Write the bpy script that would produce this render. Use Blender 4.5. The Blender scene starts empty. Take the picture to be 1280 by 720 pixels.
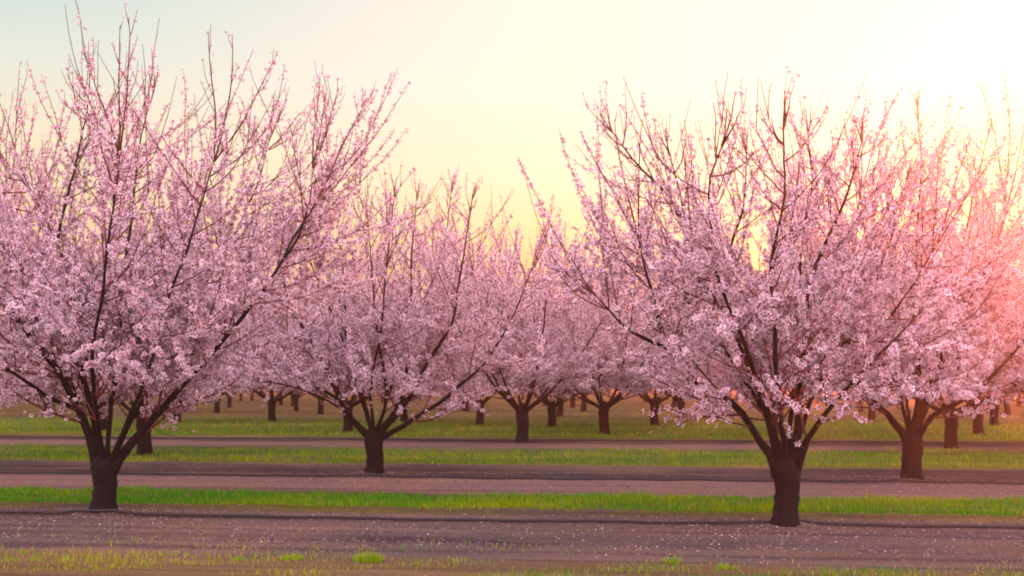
import bpy, math, random
import numpy as np
from mathutils import Vector
PI = math.pi
rng = np.random.default_rng(7)
random.seed(7)

# ------------------------------------------------------------------ basics
sc = bpy.context.scene
COL = sc.collection
CAM_H = 1.6
F = 1610.0            # focal length in pixels of the 1280 wide frame
HOR = 480.0
TH = math.radians(8.3)   # the orchard rows run at this angle to the picture plane
CT, ST = math.cos(TH), math.sin(TH)

def rowv(x, y):
    return y * CT + x * ST
def rowu(x, y):
    return x * CT - y * ST
def from_uv(u, v):
    return u * CT + v * ST, v * CT - u * ST
def spot(px, py):
    Y = F * CAM_H / (py - HOR)
    return (px - 640) / F * Y, Y

_g = np.random.default_rng(3)
_W = [(_g.uniform(-1, 1), _g.uniform(-1, 1), _g.uniform(0, 6.28)) for _ in range(24)]
def wob(u, v, s=1.0, k=0):
    r = 0.0
    for i in range(6):
        a, b, c = _W[(k * 6 + i) % 24]
        f = s * (1 + i * 0.7)
        r = r + np.sin((a * u + b * v) * f * 2.2 + c) / (1 + i * 0.5)
    return r / 3.2

# band limits (distance across the rows, metres)
def hgt(u, v):
    """low relief of the orchard floor: ruts and berms along the rows"""
    h = 0.012 * wob(u * 0.8, v * 4.0, 1.0, 0) + 0.010 * wob(u * 3.0, v * 3.0, 1.7, 1)
    h = h + 0.035 * np.exp(-((v - 16.05) / 0.22) ** 2)        # lip of the grass strip
    h = h - 0.03 * np.exp(-((v - 15.75) / 0.16) ** 2)
    h = h + 0.03 * np.exp(-((v - 12.35) / 0.25) ** 2)
    h = h - 0.025 * np.exp(-((v - 12.9) / 0.2) ** 2)
    h = h + 0.05 * np.exp(-((v - 24.4) / 0.5) ** 2) - 0.03 * np.exp(-((v - 23.4) / 0.4) ** 2)
    h = h + 0.05 * np.exp(-((v - 31.0) / 0.7) ** 2) + 0.06 * np.exp(-((v - 38.0) / 0.8) ** 2)
    for (mx, my) in TREES_NEAR:
        mu, mv = rowu(mx, my), rowv(mx, my)
        q = (u - mu) ** 2 + (v - mv) ** 2
        h = h + 0.055 * np.exp(-q / 0.16) * (1 + 0.3 * np.sin(u * 11 + v * 7))
    return h
TREES_NEAR = [spot(130, 643), spot(983, 660), spot(468, 594), spot(1140, 601)]

def tag(o, label=None, cat=None, group=None, kind=None):
    if label: o['label'] = label
    if cat: o['category'] = cat
    if group: o['group'] = group
    if kind: o['kind'] = kind
    return o

def mesh_obj(name, verts, faces, mat, parent=None, smooth=False, cols=None, fsize=4):
    """faces: (n,fsize) int array or list of arrays of different sizes"""
    me = bpy.data.meshes.new(name)
    if not isinstance(faces, list):
        faces = [faces]
    faces = [f for f in faces if len(f)]
    verts = np.asarray(verts, dtype=np.float32)
    nl = sum(f.size for f in faces)
    npoly = sum(len(f) for f in faces)
    me.vertices.add(len(verts)); me.loops.add(nl); me.polygons.add(npoly)
    me.vertices.foreach_set('co', verts.ravel())
    me.loops.foreach_set('vertex_index', np.concatenate([f.ravel() for f in faces]).astype(np.int32))
    tot = np.concatenate([np.full(len(f), f.shape[1]) for f in faces]).astype(np.int32)
    st = np.concatenate([[0], np.cumsum(tot)[:-1]]).astype(np.int32)
    me.polygons.foreach_set('loop_start', st)
    me.polygons.foreach_set('loop_total', tot)
    me.polygons.foreach_set('use_smooth', np.full(npoly, smooth))
    if cols is not None:
        at = me.color_attributes.new('tint', 'FLOAT_COLOR', 'POINT')
        c = np.ones((len(verts), 4), dtype=np.float32); c[:, :3] = cols
        at.data.foreach_set('color', c.ravel())
    me.update(calc_edges=True)
    me.materials.append(mat)
    o = bpy.data.objects.new(name, me)
    COL.objects.link(o)
    if parent is not None: o.parent = parent
    return o

# ------------------------------------------------------------------ materials
def new_mat(name):
    m = bpy.data.materials.new(name); m.use_nodes = True
    nt = m.node_tree; nt.nodes.clear()
    return m, nt, nt.nodes, nt.links
def N(ns, t, **kw):
    n = ns.new(t)
    for k, v in kw.items(): setattr(n, k, v)
    return n
def math_n(nt, op, a, b=None, c=None):
    n = nt.nodes.new('ShaderNodeMath'); n.operation = op
    for i, x in enumerate((a, b, c)):
        if x is None: continue
        if isinstance(x, (int, float)): n.inputs[i].default_value = x
        else: nt.links.new(x, n.inputs[i])
    return n.outputs[0]
def mixc(nt, f, a, b, blend='MIX'):
    n = nt.nodes.new('ShaderNodeMix'); n.data_type = 'RGBA'; n.blend_type = blend
    for s, x in ((n.inputs[0], f), (n.inputs[6], a), (n.inputs[7], b)):
        if isinstance(x, (int, float)): s.default_value = x
        elif isinstance(x, tuple): s.default_value = (x[0], x[1], x[2], 1)
        else: nt.links.new(x, s)
    return n.outputs[2]
def ramp(nt, fac, stops, interp='LINEAR'):
    n = nt.nodes.new('ShaderNodeValToRGB'); n.color_ramp.interpolation = interp
    e = n.color_ramp.elements
    while len(e) > 1: e.remove(e[-1])
    e[0].position = stops[0][0]; e[0].color = (*stops[0][1], 1)
    for p, c in stops[1:]:
        q = e.new(p); q.color = (*c, 1)
    nt.links.new(fac, n.inputs[0])
    return n.outputs[0]
def s2l(r, g, b):
    f = lambda c: (c / 255) / 12.92 if c <= 10 else ((c / 255 + .055) / 1.055) ** 2.4
    return (f(r), f(g), f(b))

def mat_petal():
    m, nt, ns, L = new_mat('petal')
    a = N(ns, 'ShaderNodeAttribute', attribute_name='tint')
    d = N(ns, 'ShaderNodeBsdfDiffuse'); t = N(ns, 'ShaderNodeBsdfTranslucent')
    L.new(a.outputs[0], d.inputs[0])
    warm = mixc(nt, 1.0, a.outputs[0], (1.0, 0.88, 0.90), 'MULTIPLY')
    L.new(warm, t.inputs[0])
    mx = N(ns, 'ShaderNodeMixShader'); mx.inputs[0].default_value = 0.30
    L.new(d.outputs[0], mx.inputs[1]); L.new(t.outputs[0], mx.inputs[2])
    o = N(ns, 'ShaderNodeOutputMaterial'); L.new(mx.outputs[0], o.inputs[0])
    return m
def mat_leafy(name, rough=0.6, tr=0.3):
    m, nt, ns, L = new_mat(name)
    a = N(ns, 'ShaderNodeAttribute', attribute_name='tint')
    d = N(ns, 'ShaderNodeBsdfPrincipled'); d.inputs['Roughness'].default_value = rough
    d.inputs['Specular IOR Level'].default_value = 0.08
    t = N(ns, 'ShaderNodeBsdfTranslucent')
    L.new(a.outputs[0], d.inputs[0]); L.new(a.outputs[0], t.inputs[0])
    mx = N(ns, 'ShaderNodeMixShader'); mx.inputs[0].default_value = tr
    L.new(d.outputs[0], mx.inputs[1]); L.new(t.outputs[0], mx.inputs[2])
    o = N(ns, 'ShaderNodeOutputMaterial'); L.new(mx.outputs[0], o.inputs[0])
    return m
def mat_bark(name='bark', k=(0.36, 0.33, 0.33)):
    m, nt, ns, L = new_mat(name)
    tc = N(ns, 'ShaderNodeTexCoord')
    mp = N(ns, 'ShaderNodeMapping'); mp.inputs['Scale'].default_value = (1, 1, 0.3)
    L.new(tc.outputs['Object'], mp.inputs[0])
    n1 = N(ns, 'ShaderNodeTexNoise'); n1.inputs['Scale'].default_value = 38; n1.inputs['Detail'].default_value = 6
    L.new(mp.outputs[0], n1.inputs[0])
    n2 = N(ns, 'ShaderNodeTexNoise'); n2.inputs['Scale'].default_value = 5; n2.inputs['Detail'].default_value = 3
    L.new(tc.outputs['Object'], n2.inputs[0])
    c = ramp(nt, n1.outputs[0], [(0.3, (0.004, 0.002, 0.002)), (0.52, (0.013, 0.006, 0.006)), (0.75, (0.038, 0.020, 0.018))])
    c = mixc(nt, math_n(nt, 'MULTIPLY', n2.outputs[0], 0.6), c, (0.008, 0.004, 0.004))
    p = N(ns, 'ShaderNodeBsdfPrincipled'); p.inputs['Roughness'].default_value = 0.9
    kk = N(ns, 'ShaderNodeVectorMath', operation='MULTIPLY'); L.new(c, kk.inputs[0]); kk.inputs[1].default_value = k; c = kk.outputs[0]
    p.inputs['Specular IOR Level'].default_value = 0.2
    L.new(c, p.inputs[0])
    b = N(ns, 'ShaderNodeBump'); b.inputs['Strength'].default_value = 0.9; b.inputs['Distance'].default_value = 0.025
    L.new(n1.outputs[0], b.inputs['Height']); L.new(b.outputs[0], p.inputs['Normal'])
    o = N(ns, 'ShaderNodeOutputMaterial'); L.new(p.outputs[0], o.inputs[0])
    return m
def mat_plain(name, c, rough):
    m, nt, ns, L = new_mat(name)
    tc = N(ns, 'ShaderNodeTexCoord')
    n1 = N(ns, 'ShaderNodeTexNoise'); n1.inputs['Scale'].default_value = 9; n1.inputs['Detail'].default_value = 5
    L.new(tc.outputs['Object'], n1.inputs[0])
    cc = ramp(nt, n1.outputs[0], [(0.3, tuple(x * 0.75 for x in c)), (0.7, tuple(x * 1.3 for x in c))])
    p = N(ns, 'ShaderNodeBsdfPrincipled'); p.inputs['Roughness'].default_value = rough
    L.new(cc, p.inputs[0])
    o = N(ns, 'ShaderNodeOutputMaterial'); L.new(p.outputs[0], o.inputs[0])
    return m

SOIL = (0.066, 0.044, 0.039)
SOILD = (0.022, 0.013, 0.014)
SOILP = (0.115, 0.064, 0.054)
GR = (0.026, 0.062, 0.001)
GY = (0.085, 0.075, 0.003)
OL = (0.036, 0.038, 0.003)
BR = (0.078, 0.046, 0.016)
def mat_ground():
    m, nt, ns, L = new_mat('orchard_floor')
    tc = N(ns, 'ShaderNodeTexCoord')
    # rotate into row coordinates: x' = u, y' = v
    mp = N(ns, 'ShaderNodeVectorRotate', rotation_type='Z_AXIS'); mp.inputs['Angle'].default_value = TH
    L.new(tc.outputs['Object'], mp.inputs[0])
    sp = N(ns, 'ShaderNodeSeparateXYZ'); L.new(mp.outputs[0], sp.inputs[0])
    def noise(scale, sx, sy, det=4, rough=0.55):
        q = N(ns, 'ShaderNodeMapping'); q.inputs['Scale'].default_value = (sx, sy, 1)
        L.new(mp.outputs[0], q.inputs[0])
        n = N(ns, 'ShaderNodeTexNoise'); n.inputs['Scale'].default_value = scale
        n.inputs['Detail'].default_value = det; n.inputs['Roughness'].default_value = rough
        L.new(q.outputs[0], n.inputs[0]); return n.outputs[0]
    edge = noise(1.0, 0.35, 1.2, 6, 0.65)
    small = noise(6.0, 1, 1, 4)
    # the ragged edge grows with distance across the strips
    w = math_n(nt, 'ADD', math_n(nt, 'MULTIPLY', math_n(nt, 'SUBTRACT', edge, 0.5), 1.8),
               math_n(nt, 'MULTIPLY', math_n(nt, 'SUBTRACT', small, 0.5), 0.6))
    v = math_n(nt, 'ADD', sp.outputs[1], w)
    fac = math_n(nt, 'DIVIDE', v, 100.0)
    S = []
    def st(pos, c): S.append((pos / 100.0, c))
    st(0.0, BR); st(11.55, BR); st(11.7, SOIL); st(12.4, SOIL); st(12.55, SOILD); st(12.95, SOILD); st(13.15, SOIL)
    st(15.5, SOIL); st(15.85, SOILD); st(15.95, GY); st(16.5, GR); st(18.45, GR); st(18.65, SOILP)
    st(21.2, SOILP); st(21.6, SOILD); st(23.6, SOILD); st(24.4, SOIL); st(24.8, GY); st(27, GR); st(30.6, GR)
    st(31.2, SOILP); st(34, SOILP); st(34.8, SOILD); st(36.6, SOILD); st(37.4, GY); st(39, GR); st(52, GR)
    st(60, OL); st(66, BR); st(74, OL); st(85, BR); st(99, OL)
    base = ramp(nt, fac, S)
    # patchy straw tones and worn places
    pat = noise(0.55, 0.45, 1.6, 5, 0.6)
    pr = ramp(nt, pat, [(0.42, (0, 0, 0)), (0.62, (1, 1, 1))])
    base = mixc(nt, math_n(nt, 'MULTIPLY', pr, 0.45), base, (0.14, 0.080, 0.040))
    # ruts drawn out along the rows
    rut = noise(1.0, 0.06, 3.6, 5, 0.6)
    rr = ramp(nt, rut, [(0.36, (0.55, 0.52, 0.55)), (0.5, (1, 1, 1)), (0.66, (1.25, 1.18, 1.12))])
    base = mixc(nt, 1.0, base, rr, 'MULTIPLY')
    grain = noise(26, 1, 1, 4, 0.7)
    gr = ramp(nt, grain, [(0.33, (0.62, 0.58, 0.60)), (0.5, (1, 1, 1)), (0.68, (1.35, 1.25, 1.28))])
    base = mixc(nt, 0.9, base, gr, 'MULTIPLY')
    p = N(ns, 'ShaderNodeBsdfPrincipled'); p.inputs['Roughness'].default_value = 0.95
    p.inputs['Specular IOR Level'].default_value = 0.15
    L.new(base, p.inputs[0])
    bh = math_n(nt, 'ADD', math_n(nt, 'MULTIPLY', grain, 0.6), small)
    b = N(ns, 'ShaderNodeBump'); b.inputs['Strength'].default_value = 0.8; b.inputs['Distance'].default_value = 0.05
    L.new(bh, b.inputs['Height']); L.new(b.outputs[0], p.inputs['Normal'])
    o = N(ns, 'ShaderNodeOutputMaterial'); L.new(p.outputs[0], o.inputs[0])
    return m
M_PETAL, M_BARK, M_GRASS = mat_petal(), mat_bark(), mat_leafy('grass_blade')
M_SHOOT = mat_bark('young_shoot_bark', (9.0, 5.2, 3.6))
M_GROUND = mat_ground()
M_HOSE = mat_plain('black_poly_hose', (0.008, 0.006, 0.007), 0.8)
M_FALLEN = mat_leafy('fallen_petal', 0.8, 0.1)

# ------------------------------------------------------------------ tubes
class Tubes:
    def __init__(s): s.v = []; s.f = []; s.n = 0
    def add(s, pts, rad, sides):
        P = np.asarray(pts, float); R = np.asarray(rad, float); n = len(P)
        T = np.empty_like(P); T[1:-1] = P[2:] - P[:-2]; T[0] = P[1] - P[0]; T[-1] = P[-1] - P[-2]
        T /= np.linalg.norm(T, axis=1)[:, None] + 1e-9
        a = np.array([0.31, 0.95, 0.05]) if abs(T[0][1]) < 0.8 else np.array([1.0, 0.1, 0])
        A = np.cross(T, a); A /= np.linalg.norm(A, axis=1)[:, None] + 1e-9
        B = np.cross(T, A)
        ang = np.arange(sides) * 2 * PI / sides
        V = P[:, None, :] + R[:, None, None] * (np.cos(ang)[None, :, None] * A[:, None, :] + np.sin(ang)[None, :, None] * B[:, None, :])
        i = np.arange(n - 1)[:, None] * sides; j = np.arange(sides)[None, :]; k = (j + 1) % sides
        Fq = np.stack([i + j, i + k, i + sides + k, i + sides + j], -1).reshape(-1, 4) + s.n
        s.v.append(V.reshape(-1, 3)); s.f.append(Fq); s.n += n * sides
    def arrays(s): return np.concatenate(s.v), np.concatenate(s.f)

def smooth_poly(pts, step=0.22):
    """Catmull-Rom through the given joints"""
    P = np.asarray(pts, float)
    P = np.vstack([2 * P[0] - P[1], P, 2 * P[-1] - P[-2]])
    out = []
    for i in range(1, len(P) - 2):
        L_ = np.linalg.norm(P[i + 1] - P[i]); n = max(2, int(L_ / step))
        for k in range(n):
            t = k / n
            out.append(0.5 * ((2 * P[i]) + (-P[i - 1] + P[i + 1]) * t + (2 * P[i - 1] - 5 * P[i] + 4 * P[i + 1] - P[i + 2]) * t * t
                              + (-P[i - 1] + 3 * P[i] - 3 * P[i + 1] + P[i + 2]) * t ** 3))
    out.append(P[-2])
    return np.array(out)

def nrm(v): return v / (np.linalg.norm(v) + 1e-9)

def shoot(start, d, length, n, up, wander, r):
    """polyline that starts along d and bends towards the light"""
    P = [np.array(start, float)]; d = nrm(np.array(d, float)); s = length / n
    for i in range(n):
        d = nrm(d + up * np.array([0, 0, 1.0]) / n + r.normal(0, wander, 3))
        P.append(P[-1] + d * s)
    return np.array(P)

def make_flowers(pos, rad, nrmls, r, petals=5, dark=0.0):
    n = len(pos)
    ref = r.normal(size=(n, 3)); A = np.cross(nrmls, ref); A /= np.linalg.norm(A, axis=1)[:, None] + 1e-9
    B = np.cross(nrmls, A)
    ang = np.arange(petals) * 2 * PI / petals
    per = 1 + 3 * petals
    V = np.empty((n, per, 3), np.float32)
    V[:, 0] = pos - nrmls * (rad * 0.25)[:, None]
    C = np.empty((n, per, 3), np.float32)
    hue = r.uniform(0, 1, n)[:, None]; br = r.uniform(0.74, 1.04, n)[:, None]
    tipc = (np.array([0.98, 0.94, 0.965]) * hue + np.array([0.96, 0.81, 0.88]) * (1 - hue)) * br
    bud = (r.random(n) < 0.20)[:, None]
    tipc = np.where(bud, np.array([0.60, 0.24, 0.34]) * br, tipc)
    midc = tipc * np.array([0.86, 0.66, 0.72])
    C[:, 0] = np.array([0.16, 0.022, 0.05])
    rad = rad * np.where(bud[:, 0], 0.55, 1.06)
    w = 0.46 if petals == 5 else 0.62
    for k in range(petals):
        for q, (rr, da, lift, cc) in enumerate(((0.68, -w, 0.05, midc), (1.0, 0.0, 0.18, tipc), (0.68, w, 0.05, midc))):
            a = ang[k] + da + r.normal(0, 0.07, n)
            rad2 = rad * rr * r.uniform(0.85, 1.12, n)
            V[:, 1 + 3 * k + q] = pos + A * (np.cos(a) * rad2)[:, None] + B * (np.sin(a) * rad2)[:, None] + nrmls * (rad * (lift + r.normal(0, 0.14, n)))[:, None]
            C[:, 1 + 3 * k + q] = cc
    base = np.arange(n)[:, None, None] * per
    f = np.array([[0, 1 + 3 * k, 2 + 3 * k, 3 + 3 * k] for k in range(petals)])[None]
    return V.reshape(-1, 3), (base + f).reshape(-1, 4), np.clip(C.reshape(-1, 3), 0, 1)

# ------------------------------------------------------------------ almond trees
def build_tree(name, seed, limbs, trunk_h, trunk_r, H, dens=1.0, frad=0.034, petals=5, lean=0.0,
               twig_step=0.095, sides=(14, 8, 5, 3), skirt=1.15, l1step=0.155, tuftness=1.0, open_front=0.0):
    r = np.random.default_rng(seed)
    root = bpy.data.objects.new(name, None); COL.objects.link(root); root.empty_display_size = 0.3
    wood, twigs = Tubes(), Tubes()
    # trunk with root flare
    zs = np.array([-0.12, 0.0, 0.05, 0.12, 0.25, 0.40, 0.55, 0.75, 0.92, 1.06, 1.16]) * trunk_h
    fl = np.array([1.55, 1.30, 1.18, 1.08, 1.0, 0.96, 0.97, 1.02, 1.04, 0.85, 0.4])
    P = np.stack([lean * zs / trunk_h + 0.012 * np.sin(zs * 9 + seed), 0.012 * np.cos(zs * 7 + seed), zs], 1)
    P = smooth_poly(P, 0.06)
    R = np.interp(P[:, 2], zs, fl) * trunk_r
    wood.add(P, R, sides[0])
    fpos = []; fden = []
    tips = []
    segs = []          # (polyline, radii)
    for li, (poly, r0, r1) in enumerate(limbs):
        Q = smooth_poly(poly, 0.16)
        n = len(Q)
        t = np.linspace(0, 1, n)
        Q[2:] += np.cumsum(r.normal(0, 0.010, (n - 2, 3)), 0) * 0.7
        dist = t * np.sum(np.linalg.norm(np.diff(Q, axis=0), axis=1))
        if abs(Q[-1][1] - Q[0][1]) > 1.0 and len(limbs) > 8: r0 = r0 * 0.66
        R = 0.64 * r0 * (1 - t) ** 1.05 + r1 * 0.62 + 0.55 * r0 * np.exp(-dist / 0.16) * (Q[0][2] < trunk_h * 1.2)
        R *= 1 + 0.07 * np.sin(t * 23 + li) + r.normal(0, 0.02, n)
        wood.add(Q, R, sides[1])
        L0 = np.concatenate([[0], np.cumsum(np.linalg.norm(np.diff(Q, axis=0), axis=1))]); tot = L0[-1]
        # side branches
        s = max(0.40, 0.12 * tot) * r.uniform(0.9, 1.2)
        while s < tot:
            k = min(n - 2, int(np.searchsorted(L0, s)))
            p = Q[k]; T = nrm(Q[k + 1] - Q[k])
            fr = s / tot
            a = r.normal(size=3); a -= a.dot(T) * T; a = nrm(a)
            outw = nrm(np.array([p[0] - lean, p[1], 0.0]))
            d = T * r.uniform(0.45, 0.95) + a * r.uniform(0.7, 1.3) + outw * 0.2
            if d[2] < -0.15: d[2] = -0.15
            length = r.uniform(0.9, 1.7) * (1.12 - 0.35 * fr) * (H / 5.6)
            room = max(0.35, (H - p[2]) / 1.1)
            length = min(length, room * r.uniform(0.8, 1.1))
            segs.append((shoot(p, d, length, 8, r.uniform(0.35, 0.9), 0.06, r), max(0.009, R[k] * 0.42), 1))
            s += l1step * r.uniform(0.6, 1.4)
        # leaders carried on past the limb
        T = nrm(Q[-1] - Q[-3])
        for q in range(3):
            a = r.normal(size=3); a -= a.dot(T) * T; a = nrm(a)
            d = T + a * 0.38 * (q > 0) + np.array([0, 0, 0.15])
            ln = max(0.3, (H - Q[-1][2]) * r.uniform(0.75, 1.12) if q else (H - Q[-1][2]) * 1.0)
            segs.append((shoot(Q[-1], d, min(ln, 2.0 if Q[-1][2] > 0.62 * H else 0.55), 9, r.uniform(0.3, 0.6), 0.055, r), max(0.012, r1 * 0.9), 1))
    out2 = []
    segs = [q for q in segs if q[0][:, 2].min() > skirt - 0.45 and q[0][-1][2] > skirt]
    for (Q, rb, lv) in segs:
        n = len(Q)
        R = np.linspace(rb, 0.004, n)
        (wood if rb > 0.024 else twigs).add(Q, R, sides[2])
        L0 = np.concatenate([[0], np.cumsum(np.linalg.norm(np.diff(Q, axis=0), axis=1))]); tot = L0[-1]
        s = 0.14
        while s < tot:
            k = min(n - 2, int(np.searchsorted(L0, s)) - 1); k = max(k, 0)
            f = (s - L0[k]) / (L0[k + 1] - L0[k] + 1e-6); p = Q[k] * (1 - f) + Q[k + 1] * f
            T = nrm(Q[k + 1] - Q[k])
            a = r.normal(size=3); a -= a.dot(T) * T; a = nrm(a)
            hi = np.clip((p[2] - 0.55 * H) / (0.45 * H), 0, 1)
            d = T * (0.5 + 0.7 * hi) + a * (0.9 - 0.35 * hi)
            length = r.uniform(0.22, 0.75) * (1 - 0.35 * s / tot) * (1 - 0.25 * hi)
            out2.append(shoot(p, d, length, 5, 0.45 + 0.6 * hi, 0.06, r))
            s += twig_step * r.uniform(0.55, 1.5) * (1 + 0.5 * hi)
        out2.append(Q[n // 3:])
        for _rep in range(2 if r.random() < 0.5 else 1):
            if not (r.random() < 0.7 and 0.5 * H < Q[-1][2] < 0.93 * H): continue
            sh = shoot(Q[-1], nrm(Q[-1] - Q[-2]) + np.array([0, 0, .3]) + r.normal(0, .22, 3), min(H * 1.03 - Q[-1][2], r.uniform(0.5, 1.2)), 6, 0.3, 0.05, r)
            twigs.add(sh, np.linspace(0.006, 0.003, len(sh)), sides[3]); out2.append(sh)
    # flowers sit on the twigs
    ph = r.uniform(0, 6.28, 6)
    for Q in out2:
        n = len(Q)
        if np.linalg.norm(Q[-1] - Q[0]) < 0.02 or Q[:, 2].min() < skirt - 0.28: continue
        if Q[:, 2].mean() < skirt + 0.55 and math.hypot(Q[-1][0], Q[-1][1]) < 0.8 and r.random() < 0.75: continue
        if open_front and Q[:, 1].mean() < -0.35 and r.random() < open_front: continue
        twigs.add(Q, np.linspace(0.0050, 0.0024, n), sides[3])
        tot = np.sum(np.linalg.norm(np.diff(Q, axis=0), axis=1))
        z = Q[:, 2].mean()
        hi = np.clip((z - 0.50 * H) / (0.50 * H), 0, 1)
        dd = dens * (86 * (1 - 0.74 * hi ** 0.9)) * np.clip((z - skirt) / 0.5 + 0.35, 0.0, 1)
        c = Q.mean(0)
        dd *= 0.70 + 0.60 * math.sin(c[0] * 2.3 + ph[0]) * math.sin(c[1] * 2.1 + ph[1]) + 0.25 * math.sin(c[2] * 3.1 + c[0] * 1.4 + ph[2])
        dd = max(dd, 0.36 * 52 * dens * (1 - 0.5 * hi)) if z > skirt else dd
        m = r.poisson(max(dd, 3) * tot) if z > skirt - 0.25 else 0
        if m == 0: continue
        t = r.uniform(0.06, 1.0, m) * (n - 1)
        # flowers crowd into clusters round the spurs
        q = max(1, int(tot / 0.105)); cl = np.round(t / (n - 1) * q) / q * (n - 1)
        t = np.clip(np.where(r.random(m) < 0.75 * tuftness, cl + r.normal(0, 0.035 * (n - 1) / max(tot, .2) * 0.5, m), t), 0, n - 1.001)
        k = t.astype(int); f = (t - k)[:, None]
        base = Q[k] * (1 - f) + Q[k + 1] * f
        offd = r.normal(size=(m, 3)); offd /= np.linalg.norm(offd, axis=1)[:, None]
        fpos.append(np.concatenate([base + offd * r.uniform(0.012, 0.045, m)[:, None], offd], 1))
    FP = np.concatenate(fpos)
    pos, nn = FP[:, :3], FP[:, 3:] + r.normal(0, 0.35, (len(FP), 3)) + np.array([0, 0, 0.15])
    nn /= np.linalg.norm(nn, axis=1)[:, None]
    hi = np.clip((pos[:, 2] - 0.6 * H) / (0.4 * H), 0, 1)
    rad = frad * r.uniform(0.72, 1.2, len(pos)) * (1 - 0.28 * hi)
    V, Fc, C = make_flowers(pos, rad, nn, r, petals)
    v, f = wood.arrays()
    # bark lumps
    lump = 0.010 * np.sin(v[:, 2] * 31 + v[:, 0] * 40) * np.sin(v[:, 1] * 37 + v[:, 2] * 9)
    rad_dir = np.stack([v[:, 0], v[:, 1], np.zeros(len(v))], 1); rad_dir /= np.linalg.norm(rad_dir, axis=1)[:, None] + 1e-6
    v = v + rad_dir * (lump * (v[:, 2] < trunk_h * 1.3))[:, None]
    mesh_obj('trunk', v, f, M_BARK, root, smooth=True)
    v, f = twigs.arrays()
    mesh_obj('branches', v, f, M_SHOOT, root, smooth=True)
    mesh_obj('crown', V, Fc, M_PETAL, root, cols=C)
    return root, len(pos)

def px_limbs(bx, by, lst):
    """limb joints read off as sideways/height offsets of the real tree, in metres; each has its own depth run"""
    d = F * CAM_H / (by - HOR); s = F / d
    out = []
    for pts, dep, r0, r1 in lst:
        n = len(pts)
        P = []
        for i, (x, y) in enumerate(pts):
            t = i / (n - 1)
            dy = dep * t ** 1.1
            k = (d + dy) / d          # keep the height and width right at that depth
            P.append(((x - bx) / s * k, dy, (by - y) / s * k if True else 0))
        # heights are measured from the eye line, so correct for the deeper or nearer joints
        Q = []
        for (X, dy, Z), (x, y) in zip(P, pts):
            z = CAM_H + (HOR - y) / F * (d + dy)
            Q.append((X + ((640 - bx) / F) * 0.0, dy, z))
        out.append((Q, r0, r1))
    # the sideways shift that depth brings for a tree off the centre line
    fixed = []
    for (Q, r0, r1), (pts, dep, _, _) in zip(out, lst):
        R = []
        for (X, dy, z), (x, y) in zip(Q, pts):
            R.append(((x - 640) / F * (d + dy) - (bx - 640) / F * d, dy, z))
        fixed.append((R, r0, r1))
    return fixed

TA = px_limbs(130, 643, [
    ([(124, 590), (112, 548), (98, 515), (78, 475), (45, 430), (5, 372), (-50, 300), (-95, 220)], -0.5, .072, .014),
    ([(126, 585), (118, 530), (108, 480), (95, 420), (85, 340), (66, 285), (40, 240), (5, 205)], 0.7, .062, .012),
    ([(72, 300), (88, 220), (100, 150), (104, 95)], 0.3, .022, .010),
    ([(134, 585), (136, 520), (146, 450), (152, 370), (165, 280), (175, 190), (190, 120)], 1.5, .060, .012),
    ([(136, 588), (160, 525), (190, 450), (212, 370), (240, 290), (268, 200)], -1.4, .056, .012),
    ([(140, 590), (160, 560), (195, 520), (240, 465), (300, 400), (345, 340), (365, 300), (388, 262)], 0.2, .075, .014),
    ([(136, 586), (156, 540), (185, 480), (220, 400), (270, 330), (310, 250), (330, 180)], 1.8, .055, .012),
    ([(130, 588), (122, 530), (118, 460), (130, 380), (140, 290), (150, 200)], -2.0, .055, .012),
    ([(98, 515), (60, 498), (20, 470), (-30, 440), (-80, 400)], -0.9, .035, .010),
    ([(128, 586), (105, 520), (70, 440), (40, 360), (0, 300), (-20, 220)], 2.2, .05, .012),
    ([(345, 340), (372, 300), (385, 262), (390, 215)], 0.2, .020, .009),
])
TB = px_limbs(983, 660, [
    ([(974, 596), (962, 570), (940, 535), (915, 503), (872, 478), (840, 440), (826, 400), (817, 365), (800, 300)], -0.4, .070, .012),
    ([(840, 440), (805, 425), (775, 408), (745, 375)], -0.3, .030, .010),
    ([(978, 590), (966, 545), (951, 499), (929, 449), (900, 391), (872, 345), (857, 290), (830, 240), (790, 200), (765, 165)], 0.4, .068, .012),
    ([(900, 391), (912, 350), (915, 310), (932, 255), (935, 190)], 0.8, .030, .010),
    ([(857, 290), (850, 240), (838, 195)], 0.2, .016, .008),
    ([(984, 590), (978, 530), (971, 470), (969, 398), (964, 326), (980, 240), (978, 160)], -1.7, .058, .012),
    ([(990, 590), (998, 535), (1006, 449), (1012, 377), (1030, 319), (1060, 254), (1080, 180)], 0.2, .066, .012),
    ([(1006, 470), (1045, 438), (1095, 412), (1130, 375), (1165, 320)], 0.3, .036, .010),
    ([(992, 596), (1010, 555), (1035, 520), (1062, 490), (1100, 450), (1140, 410)], -0.8, .052, .012),
    ([(988, 588), (1005, 520), (1035, 440), (1060, 370), (1100, 300), (1130, 230)], 1.9, .052, .012),
    ([(980, 588), (960, 530), (925, 470), (890, 420), (850, 370), (820, 330)], 2.0, .050, .012),
    ([(984, 588), (990, 500), (1000, 410), (1005, 320), (1020, 230), (1015, 170)], 1.2, .052, .012),
    ([(982, 588), (955, 500), (930, 420), (900, 340), (890, 250), (905, 190)], -1.8, .050, .012),
])
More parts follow.
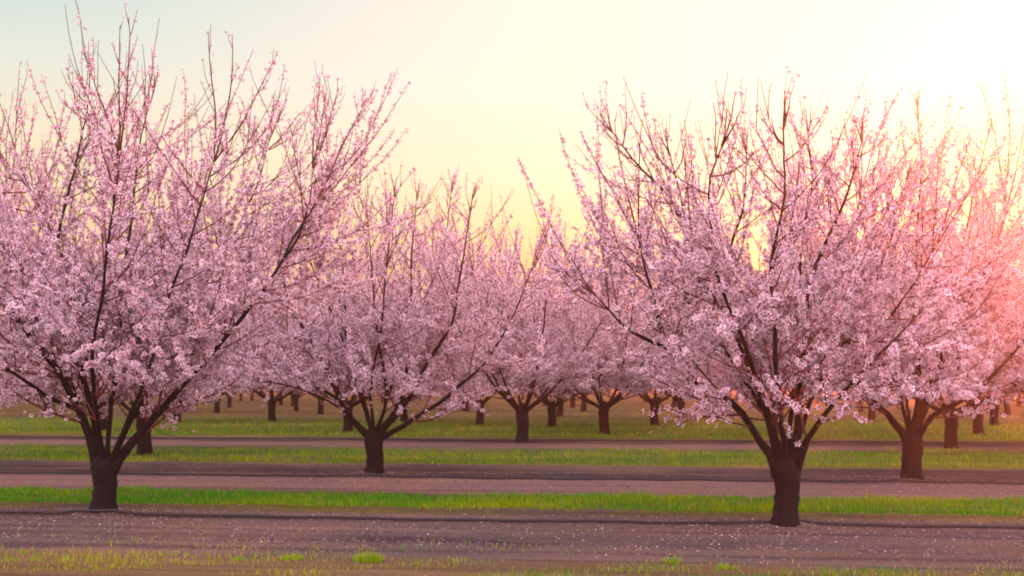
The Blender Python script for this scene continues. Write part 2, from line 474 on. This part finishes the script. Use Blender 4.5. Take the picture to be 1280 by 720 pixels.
TC = px_limbs(468, 594, [
    ([(464, 548), (440, 525), (415, 480), (390, 430), (362, 380), (345, 310)], -0.5, .072, .013),
    ([(466, 546), (452, 500), (435, 430), (428, 350), (420, 270)], 1.6, .055, .012),
    ([(468, 546), (482, 500), (474, 430), (466, 350), (460, 270)], -1.5, .062, .012),
    ([(471, 546), (500, 500), (512, 430), (513, 340), (522, 250)], 0.3, .062, .012),
    ([(472, 546), (506, 505), (535, 450), (565, 400), (578, 330), (592, 250)], -0.5, .060, .012),
    ([(472, 550), (515, 528), (560, 497), (605, 457), (640, 405), (665, 345)], 0.2, .060, .012),
    ([(470, 546), (490, 480), (520, 400), (550, 310), (560, 240)], 2.2, .050, .012),
    ([(467, 546), (450, 480), (420, 400), (390, 320), (395, 240)], 2.2, .050, .012),
    ([(425, 500), (385, 478), (345, 455), (305, 430)], 0.6, .035, .012),
    ([(440, 522), (410, 500), (375, 485), (330, 475)], -1.2, .030, .012),
    ([(468, 546), (465, 480), (480, 400), (490, 320), (500, 240)], -2.3, .050, .012),
])
TD = px_limbs(1140, 601, [
    ([(1136, 552), (1110, 520), (1080, 490), (1050, 440), (1025, 380), (1010, 310)], -0.3, .072, .013),
    ([(1138, 548), (1128, 500), (1120, 430), (1115, 340), (1105, 250)], 1.2, .056, .012),
    ([(1140, 548), (1149, 490), (1148, 400), (1147, 300), (1150, 200), (1146, 140)], -0.3, .062, .012),
    ([(1144, 553), (1165, 522), (1200, 502), (1240, 468), (1285, 415), (1310, 350)], -0.3, .066, .013),
    ([(1142, 549), (1168, 480), (1188, 400), (1205, 310), (1225, 220), (1235, 170)], 0.7, .056, .012),
    ([(1142, 549), (1160, 490), (1180, 420), (1230, 350), (1260, 270)], -1.9, .050, .012),
    ([(1138, 549), (1120, 480), (1090, 400), (1070, 320), (1075, 240)], -1.9, .050, .012),
    ([(1141, 549), (1160, 480), (1215, 410), (1260, 330), (1290, 250)], 2.0, .050, .012),
    ([(1139, 549), (1130, 480), (1095, 420), (1060, 350)], 2.2, .050, .012),
])
def gen_limbs(seed, trunk_h, H, n=8, spread=3.2):
    r = np.random.default_rng(seed); out = []
    for i in range(n):
        a = 2 * PI * (i + r.uniform(-.25, .25)) / n; sp = spread * r.uniform(0.55, 1.1); top = H * r.uniform(0.62, 0.8)
        pts = []
        for t in (0, .18, .4, .65, 1):
            rr = sp * (t ** 0.85) + 0.05; z = trunk_h * 0.9 + (top - trunk_h) * (t ** 1.15)
            pts.append((rr * math.cos(a + 0.25 * t * math.sin(i)), rr * math.sin(a + 0.25 * t * math.sin(i)), z))
        out.append((pts, 0.062, .012))
    # one weak centre limb
    out.append(([(0, 0, trunk_h * .9), (.1, .1, trunk_h + .7), (.05, -.1, H * .45), (.2, .1, H * .66)], .045, .012))
    return out

groups = dict(g1='almond trees of the front row', g2='almond trees of the second row',
              g3='almond trees in the middle rows', g4='almond trees in the far rows')
import time as _t
t0 = _t.time()
def place(o, px, py, label, group, rz=0.0, s=1.0):
    x, y = spot(px, py)
    o.location = (x, y, float(hgt(rowu(x, y), rowv(x, y))) - 0.03 if y < 60 else 0.0)
    o.rotation_euler = (0, 0, rz); o.scale = (s, s, s)
    tag(o, label, 'almond tree', group)
def copy_tree(o):
    c = o.copy(); COL.objects.link(c)
    for ch in o.children:
        k = ch.copy(); COL.objects.link(k); k.parent = c
    return c

A, nA = build_tree('almond_tree', 11, TA, 0.62, 0.148, 5.5, dens=1.0, open_front=0.5)
place(A, 130, 643, 'large almond tree in full bloom at left, its tallest shoots nearly reaching the frame top', groups['g1'])
B, nB = build_tree('almond_tree', 23, TB, 0.66, 0.140, 4.45, dens=1.0, lean=0.0, open_front=0.5)
place(B, 983, 660, 'nearest almond tree at right, thick trunk by the hose and one long low left limb', groups['g1'])
C_, nC = build_tree('almond_tree', 37, TC, 0.68, 0.155, 4.85, dens=0.85, open_front=0.4, twig_step=0.10, l1step=0.18, frad=0.037)
place(C_, 468, 594, 'almond tree left of centre with one long bare limb reaching low to the right', groups['g2'])
D, nD = build_tree('almond_tree', 41, TD, 0.70, 0.165, 6.0, dens=0.85, open_front=0.4, twig_step=0.10, l1step=0.18, frad=0.037)
place(D, 1140, 601, 'almond tree glowing orange in the low sun, right behind the nearest right tree', groups['g2'])

print('flowers', nA, nB, nC, nD, 'time', round(_t.time() - t0, 1))

G = []
for i, sd in enumerate((101, 102, 103)):
    g, ng = build_tree('almond_tree', sd, gen_limbs(sd, 0.85, 5.4), 0.85, 0.15, 5.3 + 0.2 * i, dens=1.15, frad=0.050, petals=4,
                       twig_step=0.16, l1step=0.24, sides=(10, 6, 4, 3), skirt=1.3)
    G.append(g)
    print('generic', ng)
FAR = []
for i, sd in enumerate((201, 202)):
    g, ng = build_tree('almond_tree', sd, gen_limbs(sd, 0.9, 5.2), 0.9, 0.15, 5.3, dens=0.6, frad=0.085, petals=3,
                       twig_step=0.26, l1step=0.36, sides=(8, 5, 3, 3), skirt=1.1)
    FAR.append(g)
    print('far', ng)
used = set()
def next_tree(src):
    if id(src) in used: return copy_tree(src)
    used.add(id(src)); return src
g3, g4 = groups['g3'], groups['g4']
MID = [  # px, py, proto, rotation, scale, label
    (-215, 590, 0, 0.4, 1.0, 'almond tree mostly outside the left edge, only its blossoms showing behind the large tree', groups['g2']),
    (180, 569, 1, 1.3, 1.0, 'almond tree whose short dark trunk shows right beside the large left tree trunk', g3),
    (653, 553, 0, 2.1, 1.03, 'almond tree with low round crown standing alone at the centre of the picture', g3),
    (1189, 560, 2, 0.3, 1.0, 'almond tree with straight trunk just right of the orange lit second row tree', g3),
    (755, 543, 2, 1.9, 1.0, 'almond tree with flared dark trunk first to the right of the round centre tree', g3),
    (435, 541, 1, 2.9, 1.0, 'almond tree with thick trunk just left of the tree with the long bare limb', g3),
    (1223, 543, 0, 4.1, 1.0, 'almond tree in red sunlight, first of the trunks stepping away near the right edge', g3),
    (1243, 532, 1, 5.0, 1.0, 'almond tree in red sunlight, second of the trunks stepping away near the right edge', g3),
    (972, 545, 1, 0.9, 1.0, 'almond tree hidden behind the trunk of the nearest right tree, pink crown only', g3),
    (128, 541, 2, 3.3, 1.0, 'almond tree hidden behind the trunk of the large left tree, pink crown only', g3),
    (818, 532, 1, 0.2, 1.0, 'almond tree with slim straight trunk, left one of a close pair right of centre', g3),
    (851, 526, 0, 5.6, 1.0, 'almond tree with forked trunk, right one of a close pair right of centre', g3),
    (222, 528, 2, 5.3, 1.0, 'almond tree with dark trunk under the long right limb of the left tree', g3),
    (58, 520, 0, 3.7, 0.97, 'almond tree with a faint brown trunk far back near the left edge under low blossoms', g3),
    (892, 522, 2, 2.6, 0.97, 'almond tree with thin reddish trunk seen just left of the nearest tree low limb', g3),
    (1259, 519, 2, 1.1, 0.97, 'almond tree in red sunlight, third of the trunks stepping away near the right edge', g3),
    (401, 518, 1, 4.4, 0.97, 'almond tree with short dark trunk far back, left neighbour of the thick double trunk', g3),
    (271, 516, 0, 1.7, 0.97, 'almond tree with single dark trunk standing clear between the two left trees', g3),
    (1345, 567, 2, 2.0, 1.0, 'almond tree with its trunk outside the right edge, red lit blossoms reaching in', g3),
    (505, 527, 1, 0.5, 1.0, 'almond tree behind the fork of the tree with the long bare limb', g3),
    (700, 521, 0, 2.2, 1.0, 'almond tree with trunk half hidden behind low blossom, between centre tree and flared trunk', g3),
    (340, 527, 2, 1.2, 1.0, 'almond tree behind the pink gap between the large left tree and its right neighbour', g3),
    (1090, 524, 2, 0.2, 1.0, 'almond tree between the nearest right tree and the orange lit one, far back', g3),
    (690, 534, 2, 3.3, 0.95, 'almond tree standing just behind the round centre tree, on its right side', g3),
    (600, 531, 1, 4.0, 0.95, 'almond tree standing just behind the round centre tree, on its left side', g3),
    (583, 514, 2, 4.9, 0.97, 'almond tree with short trunk far back between the second row tree and the centre tree', g3),
]
for px, py, gi, rz, s, lab, grp in MID:
    o = next_tree(G[gi]); place(o, px, py, lab, grp, rz, s * 1.10)
FARL = [
    (366, 508, 'far almond tree with a thin purple trunk standing alone on brown ground left of centre'),
    (301, 501, 'far almond tree, left of two small trunks side by side under the blossom'),
    (315, 501, 'far almond tree, right of two small trunks side by side under the blossom'),
    (1273, 508, 'far almond tree in dark red shade at the very right edge'),
    (700, 507, 'far almond tree behind the gap between the centre tree and the flared trunk'),
]
for i, (px, py, lab) in enumerate(FARL):
    o = next_tree(FAR[i % 2]); place(o, px, py, lab, g4, i * 1.9, 1.0)
k = 0
for row, v in enumerate((76, 86, 97, 110, 126, 148)):
    n = int(v * 0.8 / 7.6) + 2
    for i in range(n):
        Y = v + random.uniform(-2, 2); X = (i - (n - 1) / 2) * 7.6 + random.uniform(-1.5, 1.5) + (row % 2) * 4
        k += 1
        o = next_tree(FAR[k % 2]); o.location = (X, Y, 0); o.rotation_euler = (0, 0, k * 1.3)
        s = random.uniform(0.92, 1.1); o.scale = (s, s, s)
        tag(o, 'distant almond tree, small and pink, lost among others at the back of the orchard', 'almond tree', g4)
print('trees time', round(_t.time() - t0, 1))

# ------------------------------------------------------------------ ground
def grid(name, us, vs, mat, hf):
    U, V = np.meshgrid(us, vs)
    X, Y = from_uv(U, V)
    Z = hf(U, V)
    verts = np.stack([X, Y, Z], -1).reshape(-1, 3)
    nu, nv = len(us), len(vs)
    i = (np.arange(nv - 1)[:, None] * nu + np.arange(nu - 1)[None, :])
    f = np.stack([i, i + 1, i + nu + 1, i + nu], -1).reshape(-1, 4)
    return mesh_obj(name, verts, f, mat, smooth=True)
vs = np.concatenate([[-40, -20, -8, 0, 4, 7], np.arange(9, 17, 0.05), np.arange(17, 26, 0.09), np.arange(26, 42, 0.25), [46, 52, 60, 75, 100, 150, 220, 320, 460, 620]])
us = np.concatenate([[-600, -300, -150, -80, -45, -30], np.arange(-22, 22, 0.16), [30, 45, 80, 150, 300, 600]])
def ground_h(u, v):
    h = hgt(u, v)
    fade = np.clip((60 - v) / 20, 0, 1) * np.clip((v - 3) / 5, 0, 1) * np.clip((45 - np.abs(u)) / 15, 0, 1)
    return h * fade
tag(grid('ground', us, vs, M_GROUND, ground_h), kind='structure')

# ------------------------------------------------------------------ drip hoses
def hose(v0, u0, u1, rad, label, seed, grp):
    r = np.random.default_rng(seed)
    us_ = np.arange(u0, u1, 0.25)
    off = 0.05 * wob(us_ * 0.25, us_ * 0, 2.0, seed % 4) + 0.02 * wob(us_ * 1.2, us_ * 0, 1.0, (seed + 1) % 4)
    vv = v0 + off
    X, Y = from_uv(us_, vv)
    Z = hgt(us_, vv) + rad * 0.9 + 0.012
    T = Tubes(); T.add(np.stack([X, Y, Z], 1), np.full(len(us_), rad), 8)
    v, f = T.arrays()
    o = mesh_obj('drip_hose', v, f, M_HOSE, smooth=True)
    tag(o, label, 'hose', grp)
hg = 'irrigation hoses laid along the tree rows'
hose(14.72, -20, 20, 0.019, 'long black drip irrigation hose lying on bare soil past the two front trees', 1, hg)
hose(21.45, -22, 22, 0.015, 'black drip irrigation hose on the soil strip of the second row', 2, hg)
hose(36.0, -30, 30, 0.017, 'farthest black drip hose, a thin dark line on the soil strip before the far grass', 3, hg)

# ------------------------------------------------------------------ grass
def blades(name, n, u_rng, vfun, hmean, wid, seed, yellow=0.4, clump=0.5, edge=None, lean_=0.35):
    r = np.random.default_rng(seed)
    u = r.uniform(*u_rng, n); v = vfun(r, n)
    if edge is not None:          # the strip's far edge wanders
        a0, b0 = edge; v = a0 + (v - a0) * (1 + (-0.10 + 0.34 * wob(u * 0.22, u * 0, 1.0, 1) + 0.16 * wob(u * 1.6, u * 0, 1.0, 2) + 0.10 * wob(u * 6, u * 0, 1.0, 3)))
        v = v + 0.12 * wob(u * 2.2, u * 0, 1.0, 0) * (b0 - v) / (b0 - a0)
    dens = 0.5 + 0.5 * wob(u * 0.9, v * 2.5, 1.0, seed % 4) + 0.35 * wob(u * 4, v * 6, 1.0, (seed + 1) % 4)
    keep = r.random(n) < np.clip((dens - clump) * 1.8 + 0.5, 0.03, 1)
    u, v, dens = u[keep], v[keep], dens[keep]; n = len(u)
    X, Y = from_uv(u, v); Z = ground_h(u, v) - 0.01
    hh = hmean * r.uniform(0.4, 1.3, n) * (0.6 + 0.6 * np.clip(dens, 0, 1))
    a = r.uniform(0, 2 * PI, n); w = wid * r.uniform(0.6, 1.3, n)
    la = r.uniform(0, 2 * PI, n); ll = hh * r.uniform(0, lean_ * 2, n)
    B = np.stack([X, Y, Z], 1)
    D = np.stack([np.cos(a), np.sin(a), 0 * a], 1) * w[:, None]
    Ld = np.stack([np.cos(la), np.sin(la), 0 * la], 1) * ll[:, None]
    up = np.stack([0 * hh, 0 * hh, hh], 1)
    V = np.stack([B - D, B + D, B + D * .7 + Ld * .35 + up * .6, B - D * .7 + Ld * .35 + up * .6, B + Ld + up], 1)
    base = np.arange(n)[:, None] * 5
    f4 = base + np.array([0, 1, 2, 3]); f3 = base + np.array([3, 2, 4])
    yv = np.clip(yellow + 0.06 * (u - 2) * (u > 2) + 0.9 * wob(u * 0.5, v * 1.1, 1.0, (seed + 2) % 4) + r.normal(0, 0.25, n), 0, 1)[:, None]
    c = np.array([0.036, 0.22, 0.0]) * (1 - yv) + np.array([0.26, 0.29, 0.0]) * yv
    dry = (r.random(n) < 0.04 + 0.16 * yellow)[:, None]
    c = np.where(dry, np.array([0.34, 0.21, 0.09]), c) * r.uniform(0.65, 1.2, n)[:, None]
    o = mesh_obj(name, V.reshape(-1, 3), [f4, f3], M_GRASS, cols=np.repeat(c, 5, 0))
    tag(o, kind='stuff')
    return o
U = lambda a, b: (lambda r, n: r.uniform(a, b, n))
def edged(a, b):
    return lambda r, n: a + (b - a) * r.beta(1.15, 1.15, n)
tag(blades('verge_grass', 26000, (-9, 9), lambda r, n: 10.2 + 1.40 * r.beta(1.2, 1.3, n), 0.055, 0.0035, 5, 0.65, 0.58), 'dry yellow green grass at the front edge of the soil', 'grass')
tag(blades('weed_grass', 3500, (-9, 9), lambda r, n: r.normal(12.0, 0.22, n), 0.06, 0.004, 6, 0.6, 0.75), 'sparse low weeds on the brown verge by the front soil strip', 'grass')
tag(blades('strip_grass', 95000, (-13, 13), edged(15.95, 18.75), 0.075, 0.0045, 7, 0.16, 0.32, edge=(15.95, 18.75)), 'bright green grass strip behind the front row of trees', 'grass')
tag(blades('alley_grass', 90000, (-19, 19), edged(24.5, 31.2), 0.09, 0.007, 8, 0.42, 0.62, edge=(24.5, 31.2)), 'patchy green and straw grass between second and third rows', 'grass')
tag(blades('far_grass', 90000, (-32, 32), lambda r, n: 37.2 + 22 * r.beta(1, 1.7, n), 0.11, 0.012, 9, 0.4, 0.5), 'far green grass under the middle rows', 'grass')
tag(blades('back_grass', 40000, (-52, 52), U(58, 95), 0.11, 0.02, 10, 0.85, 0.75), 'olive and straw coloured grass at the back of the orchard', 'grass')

def tuft(px, py, rad, hh, n, label, seed):
    r = np.random.default_rng(seed)
    x0, y0 = spot(px, py)
    rr = rad * np.sqrt(r.uniform(0, 1, n)); a = r.uniform(0, 2 * PI, n)
    bx_, by_ = rr * np.cos(a) * 1.2, rr * np.sin(a)
    h = hh * r.uniform(0.5, 1.1, n) * (1.15 - rr / rad * 0.6)
    w = 0.004 * r.uniform(0.7, 1.4, n); b = r.uniform(0, 2 * PI, n)
    D = np.stack([np.cos(b), np.sin(b), 0 * b], 1) * w[:, None]
    B = np.stack([bx_, by_, 0 * b - 0.01], 1)
    Lx = np.stack([bx_ / rad, by_ / rad, 0 * b], 1) * (h * 0.6)[:, None] + r.normal(0, 0.012, (n, 3))
    up = np.stack([0 * h, 0 * h, h], 1)
    V = np.stack([B - D, B + D, B + D * .7 + Lx * .35 + up * .65, B - D * .7 + Lx * .35 + up * .65, B + Lx + up], 1)
    base = np.arange(n)[:, None] * 5
    y = r.uniform(0.1, 0.7, n)[:, None]
    c = np.array([0.10, 0.26, 0.008]) * (1 - y) + np.array([0.30, 0.30, 0.012]) * y
    o = mesh_obj('grass_tuft', V.reshape(-1, 3), [base + np.array([0, 1, 2, 3]), base + np.array([3, 2, 4])], M_GRASS, cols=np.repeat(c, 5, 0))
    o.location = (x0, y0, float(hgt(rowu(x0, y0), rowv(x0, y0))))
    tag(o, label, 'grass tuft', 'grass tufts on the front verge')
tuft(460, 702, 0.115, 0.11, 420, 'largest bright green grass tuft, on the front verge left of centre', 1)
tuft(366, 700, 0.09, 0.06, 200, 'low yellow green tuft a little left of the largest tuft', 2)
tuft(300, 700, 0.06, 0.05, 110, 'smallest grass tuft on the front verge at left', 3)
tuft(840, 706, 0.05, 0.10, 90, 'thin upright grass tuft on the front verge in front of the right half', 4)
tuft(908, 711, 0.07, 0.07, 120, 'short spreading tuft at the bottom edge below the nearest right tree', 5)

# ------------------------------------------------------------------ fallen petals and clods
def petals(n, seed):
    r = np.random.default_rng(seed)
    x1, y1 = spot(130, 643); x2, y2 = spot(983, 660); x3, y3 = spot(468, 594); x4, y4 = spot(1140, 601)
    parts = [from_uv(r.uniform(-9, 9, n), r.uniform(12.2, 15.95, n)), from_uv(r.uniform(-12, 12, n // 2), r.uniform(18.6, 24.4, n // 2))]
    for (cx, cy) in ((x1, y1), (x2, y2), (x3, y3), (x4, y4)):
        m = n // 2; a = r.uniform(0, 2 * PI, m); q = np.abs(r.normal(0, 1.3, m)); parts.append((cx + q * np.cos(a), cy + q * np.sin(a)))
    X = np.concatenate([p[0] for p in parts]); Y = np.concatenate([p[1] for p in parts]); n = len(X)
    Z = ground_h(rowu(X, Y), rowv(X, Y)) + 0.006
    a = r.uniform(0, 2 * PI, n); s = r.uniform(0.005, 0.010, n)
    ex = np.stack([np.cos(a), np.sin(a), r.normal(0, .25, n)], 1) * s[:, None]
    ey = np.stack([-np.sin(a), np.cos(a), r.normal(0, .25, n)], 1) * (s * 0.75)[:, None]
    P = np.stack([X, Y, Z], 1)
    V = np.stack([P - ex, P - ey * .9, P + ex, P + ey * .9 + np.array([0, 0, .003])], 1)
    f = np.arange(n)[:, None] * 4 + np.arange(4)
    c = np.array([0.72, 0.46, 0.50]) * r.uniform(0.5, 1.15, n)[:, None]
    return tag(mesh_obj('fallen_petals', V.reshape(-1, 3), f, M_FALLEN, cols=np.repeat(c, 4, 0)),
               'pale pink petals scattered on the bare soil under the trees', 'petals', kind='stuff')
petals(2200, 4)
def clods(n, seed):
    r = np.random.default_rng(seed)
    X, Y = from_uv(r.uniform(-10, 10, n), np.where(r.random(n) < .7, r.uniform(11.8, 15.9, n), r.uniform(18.7, 24.2, n)))
    Z = ground_h(rowu(X, Y), rowv(X, Y))
    s = 0.006 + 0.016 * r.random(n) ** 4
    oct_ = np.array([[1, 0, 0], [0, 1, 0], [-1, 0, 0], [0, -1, 0], [0, 0, 1.0], [0, 0, -.6]])
    V = np.stack([X, Y, Z], 1)[:, None] + oct_[None] * s[:, None, None] * r.uniform(0.6, 1.3, (n, 6, 1))
    F0 = np.array([[0, 1, 4], [1, 2, 4], [2, 3, 4], [3, 0, 4], [1, 0, 5], [2, 1, 5], [3, 2, 5], [0, 3, 5]])
    f = (np.arange(n)[:, None, None] * 6 + F0[None]).reshape(-1, 3)
    c = np.array([0.12, 0.08, 0.08]) * r.uniform(0.45, 1.3, n)[:, None]
    return tag(mesh_obj('soil_clods', V.reshape(-1, 3), f, M_FALLEN, cols=np.repeat(c, 6, 0)),
               'small crumbs and clods of dry soil on the bare strips', 'soil', kind='stuff')
clods(22000, 5)

# ------------------------------------------------------------------ haze
SUN_AZ, SUN_EL = math.radians(23.5), math.radians(8.8)
def haze():
    x0, x1, y0, y1, z0, z1 = -640, 640, -60, 640, -1.5, 9.5
    V = [(x0, y0, z0), (x1, y0, z0), (x1, y1, z0), (x0, y1, z0), (x0, y0, z1), (x1, y0, z1), (x1, y1, z1), (x0, y1, z1)]
    f = np.array([[0, 3, 2, 1], [4, 5, 6, 7], [0, 1, 5, 4], [1, 2, 6, 5], [2, 3, 7, 6], [3, 0, 4, 7]])
    m, nt, ns, L = new_mat('sunset_haze')
    p = N(ns, 'ShaderNodeVolumePrincipled')
    p.inputs['Color'].default_value = (1.0, 0.44, 0.33, 1)
    p.inputs['Density'].default_value = 0.0033
    p.inputs['Anisotropy'].default_value = 0.87
    o = N(ns, 'ShaderNodeOutputMaterial'); L.new(p.outputs[0], o.inputs['Volume'])
    h = mesh_obj('haze', V, f, m)
    tag(h, kind='stuff')
haze()

# ------------------------------------------------------------------ sky and sun
def world():
    w = bpy.data.worlds.new('World'); sc.world = w; w.use_nodes = True
    nt = w.node_tree; nt.nodes.clear(); ns = nt.nodes; L = nt.links
    tc = N(ns, 'ShaderNodeTexCoord')
    sp = N(ns, 'ShaderNodeSeparateXYZ'); L.new(tc.outputs['Generated'], sp.inputs[0])
    x, y, z = sp.outputs
    front = ramp(nt, z, [(0.0, s2l(250, 196, 120)), (0.06, s2l(255, 200, 108)), (0.115, s2l(255, 238, 176)), (0.155, s2l(255, 248, 210)), (0.185, s2l(254, 246, 216)),
                         (0.22, s2l(254, 247, 230)), (0.30, s2l(253, 245, 230)), (0.42, s2l(245, 240, 236)), (0.7, s2l(240, 222, 232)), (1.0, s2l(230, 212, 230))])
    left = ramp(nt, z, [(0.0, s2l(248, 196, 128)), (0.10, s2l(252, 220, 150)), (0.17, s2l(250, 238, 202)), (0.23, s2l(226, 236, 222)),
                        (0.29, s2l(192, 222, 220)), (0.42, s2l(195, 210, 216)), (0.7, s2l(215, 202, 216)), (1.0, s2l(215, 202, 220))])
    lf = N(ns, 'ShaderNodeMapRange', interpolation_type='SMOOTHSTEP')
    lf.inputs['From Min'].default_value = 0.12; lf.inputs['From Max'].default_value = -0.42
    L.new(x, lf.inputs[0])
    c = mixc(nt, lf.outputs[0], front, left)
    rear = ramp(nt, z, [(0.0, s2l(225, 160, 172)), (0.12, s2l(255, 205, 208)), (0.3, s2l(255, 216, 222)), (0.6, s2l(236, 210, 226)), (1.0, s2l(215, 202, 220))])
    rf = N(ns, 'ShaderNodeMapRange', interpolation_type='SMOOTHSTEP')
    rf.inputs['From Min'].default_value = 0.55; rf.inputs['From Max'].default_value = -0.25
    L.new(y, rf.inputs[0])
    rear = mixc(nt, 1.0, rear, (5.0, 5.5, 5.7), 'MULTIPLY')      # unseen sky behind the camera, gain added to brighten the blossoms
    c = mixc(nt, rf.outputs[0], c, rear)
    ge = math.radians(4.0)          # the red band hugs the horizon under the sun
    sdv = (math.sin(SUN_AZ) * math.cos(ge), math.cos(SUN_AZ) * math.cos(ge), math.sin(ge))
    dt = N(ns, 'ShaderNodeVectorMath', operation='DOT_PRODUCT'); L.new(tc.outputs['Generated'], dt.inputs[0]); dt.inputs[1].default_value = sdv
    gl = N(ns, 'ShaderNodeMapRange', interpolation_type='SMOOTHSTEP')
    gl.inputs['From Min'].default_value = math.cos(math.radians(10)); gl.inputs['From Max'].default_value = 1.0
    L.new(dt.outputs['Value'], gl.inputs[0])
    c = mixc(nt, math_n(nt, 'MULTIPLY', gl.outputs[0], 0.8), c, s2l(255, 170, 110))
    sky = N(ns, 'ShaderNodeTexSky', sky_type='NISHITA'); sky.sun_disc = False
    sky.sun_elevation = SUN_EL; sky.sun_rotation = SUN_AZ; sky.dust_density = 3.0
    b1 = N(ns, 'ShaderNodeBackground'); b1.inputs[1].default_value = 0.80; L.new(c, b1.inputs[0])
    b2 = N(ns, 'ShaderNodeBackground'); b2.inputs[1].default_value = 0.008; L.new(sky.outputs[0], b2.inputs[0])
    ad = N(ns, 'ShaderNodeAddShader'); L.new(b1.outputs[0], ad.inputs[0]); L.new(b2.outputs[0], ad.inputs[1])
    o = N(ns, 'ShaderNodeOutputWorld'); L.new(ad.outputs[0], o.inputs[0])
world()
sl = bpy.data.lights.new('sun', 'SUN'); sl.energy = 5.0; sl.angle = math.radians(1.2); sl.color = (1.0, 0.33, 0.14)
so = bpy.data.objects.new('sun', sl); COL.objects.link(so)
sd = Vector((math.sin(SUN_AZ) * math.cos(SUN_EL), math.cos(SUN_AZ) * math.cos(SUN_EL), math.sin(SUN_EL)))
so.rotation_euler = sd.to_track_quat('Z', 'Y').to_euler(); so.location = sd * 50

# ------------------------------------------------------------------ camera and render settings
cd = bpy.data.cameras.new('camera'); cd.sensor_width = 36; cd.lens = F / 1280 * 36
cd.shift_y = (HOR - 360) / 1280; cd.clip_end = 3000
cd.dof.use_dof = True; cd.dof.focus_distance = 15.5; cd.dof.aperture_fstop = 4.0
co = bpy.data.objects.new('camera', cd); COL.objects.link(co)
co.location = (0, 0, CAM_H); co.rotation_euler = (PI / 2, 0, 0)
sc.camera = co
vs_ = sc.view_settings; vs_.view_transform = 'Standard'; vs_.look = 'None'; vs_.gamma = 1; vs_.exposure = 0.36; vs_.use_curve_mapping = False
sc.render.engine = 'CYCLES'
cy = sc.cycles
cy.max_bounces = 6; cy.diffuse_bounces = 2; cy.glossy_bounces = 1; cy.transmission_bounces = 3; cy.volume_bounces = 0
cy.use_denoising = True
cy.caustics_reflective = False; cy.caustics_refractive = False
cy.pixel_filter_type = 'BLACKMAN_HARRIS'; cy.filter_width = 1.9
